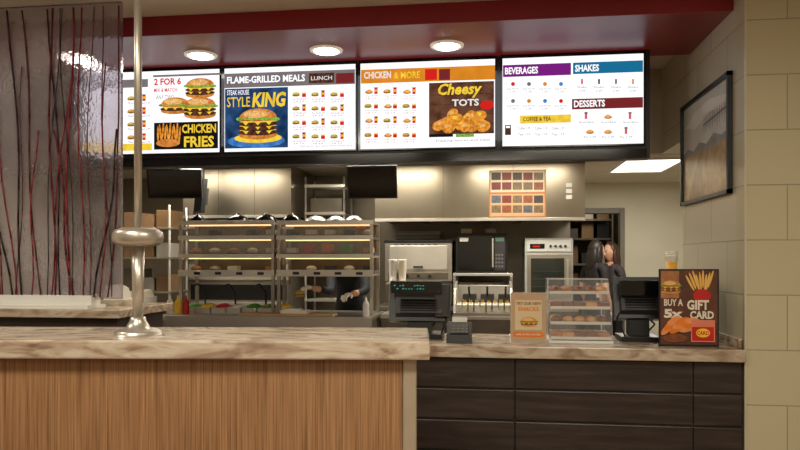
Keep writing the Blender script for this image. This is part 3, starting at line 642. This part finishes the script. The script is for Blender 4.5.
for k in range(3):
    xx=x0+.08+k*.17
    b.box((xx,Y+.22,.93),(xx+.13,Y+.24,1.06),DARKG); b.box((xx,Y+.4,.95),(xx+.13,Y+.42,1.06),DARKG); b.box((xx,Y+.22,.92),(xx+.13,Y+.42,.94),DARKG); b.cyl((xx+.065,Y+.22,1.05),(xx+.065,Y+.04,1.14),.01,BLACK,seg=8)
for x in (x0+.05,x1-.05):
    for y in (Y+.05,6.95): b.cyl((x,y,0),(x,y,.1),.025,STEELD,seg=10)
b.done(.002)
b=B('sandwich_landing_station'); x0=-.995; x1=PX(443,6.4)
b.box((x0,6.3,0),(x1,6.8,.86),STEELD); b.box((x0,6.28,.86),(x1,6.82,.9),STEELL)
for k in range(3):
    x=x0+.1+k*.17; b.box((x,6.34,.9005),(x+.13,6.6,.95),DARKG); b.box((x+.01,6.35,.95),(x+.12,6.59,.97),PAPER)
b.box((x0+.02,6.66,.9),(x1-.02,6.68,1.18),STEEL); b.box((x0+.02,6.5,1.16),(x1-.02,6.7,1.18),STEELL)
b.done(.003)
b=B('cup_tower'); x=x0+.07
for k in range(2):
    xx=x+.0+.09*k; b.lathe((xx,6.6,1.1805),[(.03,0),(.035,.06),(.04,.2),(.043,.21),(.04,.215)],(WHITE,PAPER)[k],16)
b.done()
CART=[mat('carton_brown',(120,92,64),.7,0,.1),mat('carton_grey',(150,146,136),.6,0,.1),mat('carton_dark',(60,48,40),.6,0,.1),STEELD,mat('carton_dull',(110,84,52),.6,0,.1),BLACK]
b=B('stock_shelving_unit'); x0=PX(128,6.9); x1=PX(176,6.9)
for x in (x0,x1):
    for y in (6.75,7.15): b.cyl((x,y,0),(x,y,1.95),.014,STEELL,seg=8)
for i,z in enumerate((.3,.7,1.05,1.4,1.7)):
    b.box((x0-.02,6.73,z),(x1+.02,7.17,z+.02),STEEL)
    for k in range(3):
        w_=(x1-x0)/3; h=random.uniform(.12,.24); b.box((x0+.02+k*w_,6.78,z+.02),(x0+k*w_+w_-.01,7.1,z+.02+h),random.choice(CART))
b.done(.003)
b=B('stainless_side_table'); x0=PX(60,5.6); x1=PX(152,5.6)
b.box((x0,5.4,.86),(x1,5.85,.9),STEELL); b.box((x0+.02,5.42,.3),(x1-.02,5.83,.33),STEEL)
for x in (x0+.04,x1-.04):
    for y in (5.45,5.8): b.cyl((x,y,0),(x,y,.86),.02,STEEL,seg=10)
b.done(.003)
b=B('paper_towel_box'); x=PX(142,5.6); b.box((x-.12,5.5,.9005),(x+.06,5.75,1.08),WHITE); b.prism([(5.5,1.08),(5.75,1.08),(5.68,1.14),(5.55,1.12)],x-.1,x+.04,PAPER); b.done(.003)
b=B('stock_shelf')
for z in (.4,.9,1.3,1.7,2.0):
    b.box((.9,11.3,z),(1.9,11.8,z+.03),STEELD)
    for k in range(4): b.box((.95+.24*k,11.4,z+.03),(1.13+.24*k,11.75,z+.03+random.uniform(.15,.28)),random.choice(CART))
for x in (.9,1.88):
    for y in (11.3,11.78): b.box((x,y,0),(x+.02,y+.02,2.2),STEEL)
b.done()
# ---------------- people
def skinned(name,joints,edges,matf,parent,sub=2):
    names=list(joints); me=bpy.data.meshes.new(name); me.from_pydata([joints[n][0] for n in names],[(names.index(a),names.index(c)) for a,c in edges],[]); me.update()
    o=bpy.data.objects.new(name,me); S.collection.objects.link(o)
    sk=o.modifiers.new('skin','SKIN'); sk.use_smooth_shade=True
    for i,n in enumerate(names):
        r=joints[n][1]; d=me.skin_vertices[0].data[i]; d.radius=r if hasattr(r,'__len__') else (r,r); d.use_root=(i==0)
    sb=o.modifiers.new('sub','SUBSURF'); sb.levels=sub; sb.render_levels=sub
    dg=bpy.context.evaluated_depsgraph_get(); dg.update(); m2=bpy.data.meshes.new_from_object(o.evaluated_get(dg))
    o.modifiers.clear(); o.data=m2; mats=[]; idx=[]
    for p in m2.polygons:
        c=p.center; best=None
        for a,bb in edges:
            A=Vector(joints[a][0]); D=Vector(joints[bb][0])-A; t=max(0,min(1,(c-A).dot(D)/max(1e-9,D.length_squared))); d=(A+D*t-c).length
            if best is None or d<best[0]: best=(d,a,bb,t)
        m=matf(best[1],best[2],best[3])
        if m not in mats: mats.append(m)
        idx.append(mats.index(m)); p.use_smooth=True
    m2.materials.clear()
    for m in mats: m2.materials.append(m)
    for p,i in zip(m2.polygons,idx): p.material_index=i
    o.parent=parent; return o
def hand(name,wr,f,s_,n,m,parent,curl=.7):
    f,s_,n=[Vector(v).normalized() for v in (f,s_,n)]; wr=Vector(wr)
    J={'w':(wr,.024),'p':(wr+f*.045,(.034,.022)),'q':(wr+f*.08,(.034,.018))}; E=[('w','p'),('p','q')]
    skinned(name+'_palm',J,E,lambda a,b_,t:m,parent,1)
    for i,(off,L) in enumerate(((-.03,.06),(-.01,.075),(.01,.08),(.03,.07))):
        p=wr+f*.075+s_*off; d=f; ks={}; ed=[]; ks['0']=(p,.0095); a=0
        for k in range(3):
            a+=curl*.75; d=f*math.cos(a)-n*math.sin(a); p=p+d*(L*(.42,.33,.25)[k]); ks[str(k+1)]=(p,.009-.001*k); ed.append((str(k),str(k+1)))
        skinned(name+'_finger_%d'%i,ks,ed,lambda a,b_,t:m,parent,1)
    p=wr+f*.03+s_*.025; ks={'0':(p,.012)}; p1=p+(f*.5+s_*.75-n*.3).normalized()*.035; p2=p1+(f*.85+s_*.2-n*.5).normalized()*.03; ks['1']=(p1,.0105); ks['2']=(p2,.009)
    skinned(name+'_thumb',ks,[('0','1'),('1','2')],lambda a,b_,t:m,parent,1)
def head(c,rz,tilt,skin,hair,longhair,parent,cap=None):
    b=B('head')
    def fn(v):
        v=v.copy()
        if v.z<0: v.x*=1+v.z*.32; v.y=v.y*(1+v.z*.15)-(.1*-v.z if v.y<0 else 0)
        return v
    b.sph((0,0,0),(.075,.095,.115),skin,fn,24)
    b.sph((0,-.098,-.012),(.013,.018,.024),skin,seg=12)
    for sx in (-1,1):
        b.sph((sx*.03,-.083,.008),(.014,.01,.009),WHITE,seg=10); b.sph((sx*.03,-.091,.008),(.006,.004,.006),BLACK,seg=8)
        b.sph((sx*.03,-.088,.027),(.017,.006,.0035),hair,seg=8); b.sph((sx*.076,.005,-.005),(.012,.02,.03),skin,seg=10)
    b.sph((0,-.088,-.052),(.024,.009,.007),mat('lips',(150,75,70),.5),seg=10)
    def hf(v):
        v=v.copy()
        if v.y<-.25: v.y=-.25+(v.y+.25)*.55; v.z=max(v.z,.42-.3*abs(v.x))
        return v
    b.sph((0,.014,.018),(.087,.103,.115),hair,hf,24)
    if longhair:
        b.sph((0,.07,-.09),(.085,.05,.17),hair,seg=16)
        for sx in (-1,1): b.sph((sx*.075,.02,-.07),(.024,.05,.13),hair,seg=12)
    if cap:
        b.sph((0,.0,.06),(.092,.108,.075),cap,lambda v:Vector((v.x,v.y,max(v.z,-.15))),20); b.box((-.065,-.18,.045),(.065,-.06,.055),cap)
    M=Matrix.Translation(c)@Matrix.Rotation(rz,4,'Z')@Matrix.Rotation(tilt,4,'X'); b.done(0,M,parent)
def human(name,x,y,rz,h,shirt,pants,skin,hair,longhair=False,arms=None,lean=0,cap=None,glove=(None,None),headtilt=.1,longsleeve=False):
    e=bpy.data.objects.new(name,None); e.empty_display_size=.2; S.collection.objects.link(e)
    k=h/1.66; R_=Matrix.Rotation(rz,3,'Z')
    def W(a,b_,c): return R_@Vector((a*k,b_*k,c*k))+Vector((x,y,0))
    J={'pel':(W(0,.02,.95),(.15*k,.11*k)),'wai':(W(0,-lean*.3,1.1),(.125*k,.1*k)),'che':(W(0,-lean*.7,1.27),(.15*k,.11*k)),'nb':(W(0,-lean,1.40),(.085*k,.07*k)),'nk':(W(0,-lean*1.25,1.49),(.05*k,.052*k))}
    E=[('pel','wai'),('wai','che'),('che','nb'),('nb','nk')]
    for s_,sx in (('r',-1),('l',1)):
        ar=arms[s_] if arms else None
        sh=W(sx*.165,-lean,1.36); el=Vector(ar[0]) if ar else W(sx*.215,.03,1.08); wr=Vector(ar[1]) if ar else W(sx*.2,-.09,.86)
        J['sh'+s_]=(sh,.062*k); J['ua'+s_]=((sh+el)/2,.05*k); J['el'+s_]=(el,.042*k); J['wr'+s_]=(wr,.027*k)
        J['hp'+s_]=(W(sx*.085,.02,.86),(.09*k,.095*k)); J['kn'+s_]=(W(sx*.1,0,.47),.06*k); J['an'+s_]=(W(sx*.1,.03,.085),.04*k); J['to'+s_]=(W(sx*.11,-.13,.035),(.04*k,.032*k))
        E+=[('nb','sh'+s_),('sh'+s_,'ua'+s_),('ua'+s_,'el'+s_),('el'+s_,'wr'+s_),('pel','hp'+s_),('hp'+s_,'kn'+s_),('kn'+s_,'an'+s_),('an'+s_,'to'+s_)]
    def mf(a,b_,t):
        if b_=='nk': return skin if t>.3 else shirt
        if b_[:2]=='wr': return shirt if longsleeve and t<.6 else skin
        if b_[:2]=='el': return shirt if (longsleeve or t<.3) else skin
        if b_[:2]=='to': return BLACK
        if b_[:2] in('hp','kn','an'): return pants
        return shirt
    skinned('body',J,E,mf,e,2)
    for s_,sx,g in (('r',-1,glove[0]),('l',1,glove[1])):
        wr=J['wr'+s_][0]; el=J['el'+s_][0]; f=(wr-el).normalized(); sd=f.cross(Vector((0,0,1))); sd=sd.normalized() if sd.length>.1 else Vector((1,0,0))
        n=sd.cross(f)
        if arms is None: n,sd=sd*sx,(f.cross(sd))
        hand('hand_'+s_,wr,f,sd*(-sx if arms else 1),n,g or skin,e)
    hc=J['nk'][0]+R_@Vector((0,-.03,.10))
    head(hc,rz,headtilt,skin,hair,longhair,e,cap)
    return e
SK=mat('skin_tan',(206,156,124),.55,0,.06,10); SK2=mat('skin_light',(206,156,128),.55,0,.06,10)
HA=mat('hair_dark',(32,22,18),.5,0,.3,60); HB=mat('hair_brown',(62,36,22),.5,0,.3,60)
NAVY=mat('uniform_dark',(24,26,36),.8,0,.15,30); PANT=mat('trousers_black',(22,22,24),.8,0,.1,30); GLV=mat('glove_plastic',(240,234,214),.35,0,.05,30)
human('kitchen_worker',-1.42,7.0,0,1.66,NAVY,PANT,SK,HA,False,{'r':((-1.53,6.60,1.09),(-1.655,6.36,1.13)),'l':((-1.19,6.66,1.09),(-1.30,6.43,1.07))},.14,NAVY,(GLV,GLV),.35,True)
b=B('sandwich_bun'); c=Vector((-1.735,6.225,1.09)); b.sph(c,(.045,.045,.026),TAN,seg=14); b.sph(c+Vector((0,0,-.014)),(.05,.05,.01),GREEN,seg=14); b.sph(c+Vector((0,0,-.026)),(.045,.045,.014),TAN,seg=14); b.done()
human('woman_standing',1.25,8.72,2.2,1.56,mat('jacket_black',(30,26,28),.8,0,.1,20),PANT,SK2,HA,True)
human('woman_standing',1.52,9.12,-1.0,1.54,mat('top_grey',(60,52,54),.8,0,.1,20),PANT,SK2,HB,True)
# ---------------- world, camera
w=bpy.data.worlds.new('world'); S.world=w; w.use_nodes=True; w.node_tree.nodes['Background'].inputs[0].default_value=(1,.9,.78,1); w.node_tree.nodes['Background'].inputs[1].default_value=.15
cd=bpy.data.cameras.new('camera'); cd.lens=31.5; cd.sensor_width=36; cd.shift_y=34/800; cd.clip_start=.05
co=bpy.data.objects.new('camera',cd); co.location=(0,0,HC); co.rotation_euler=(math.radians(90),0,TH); S.collection.objects.link(co); S.camera=co
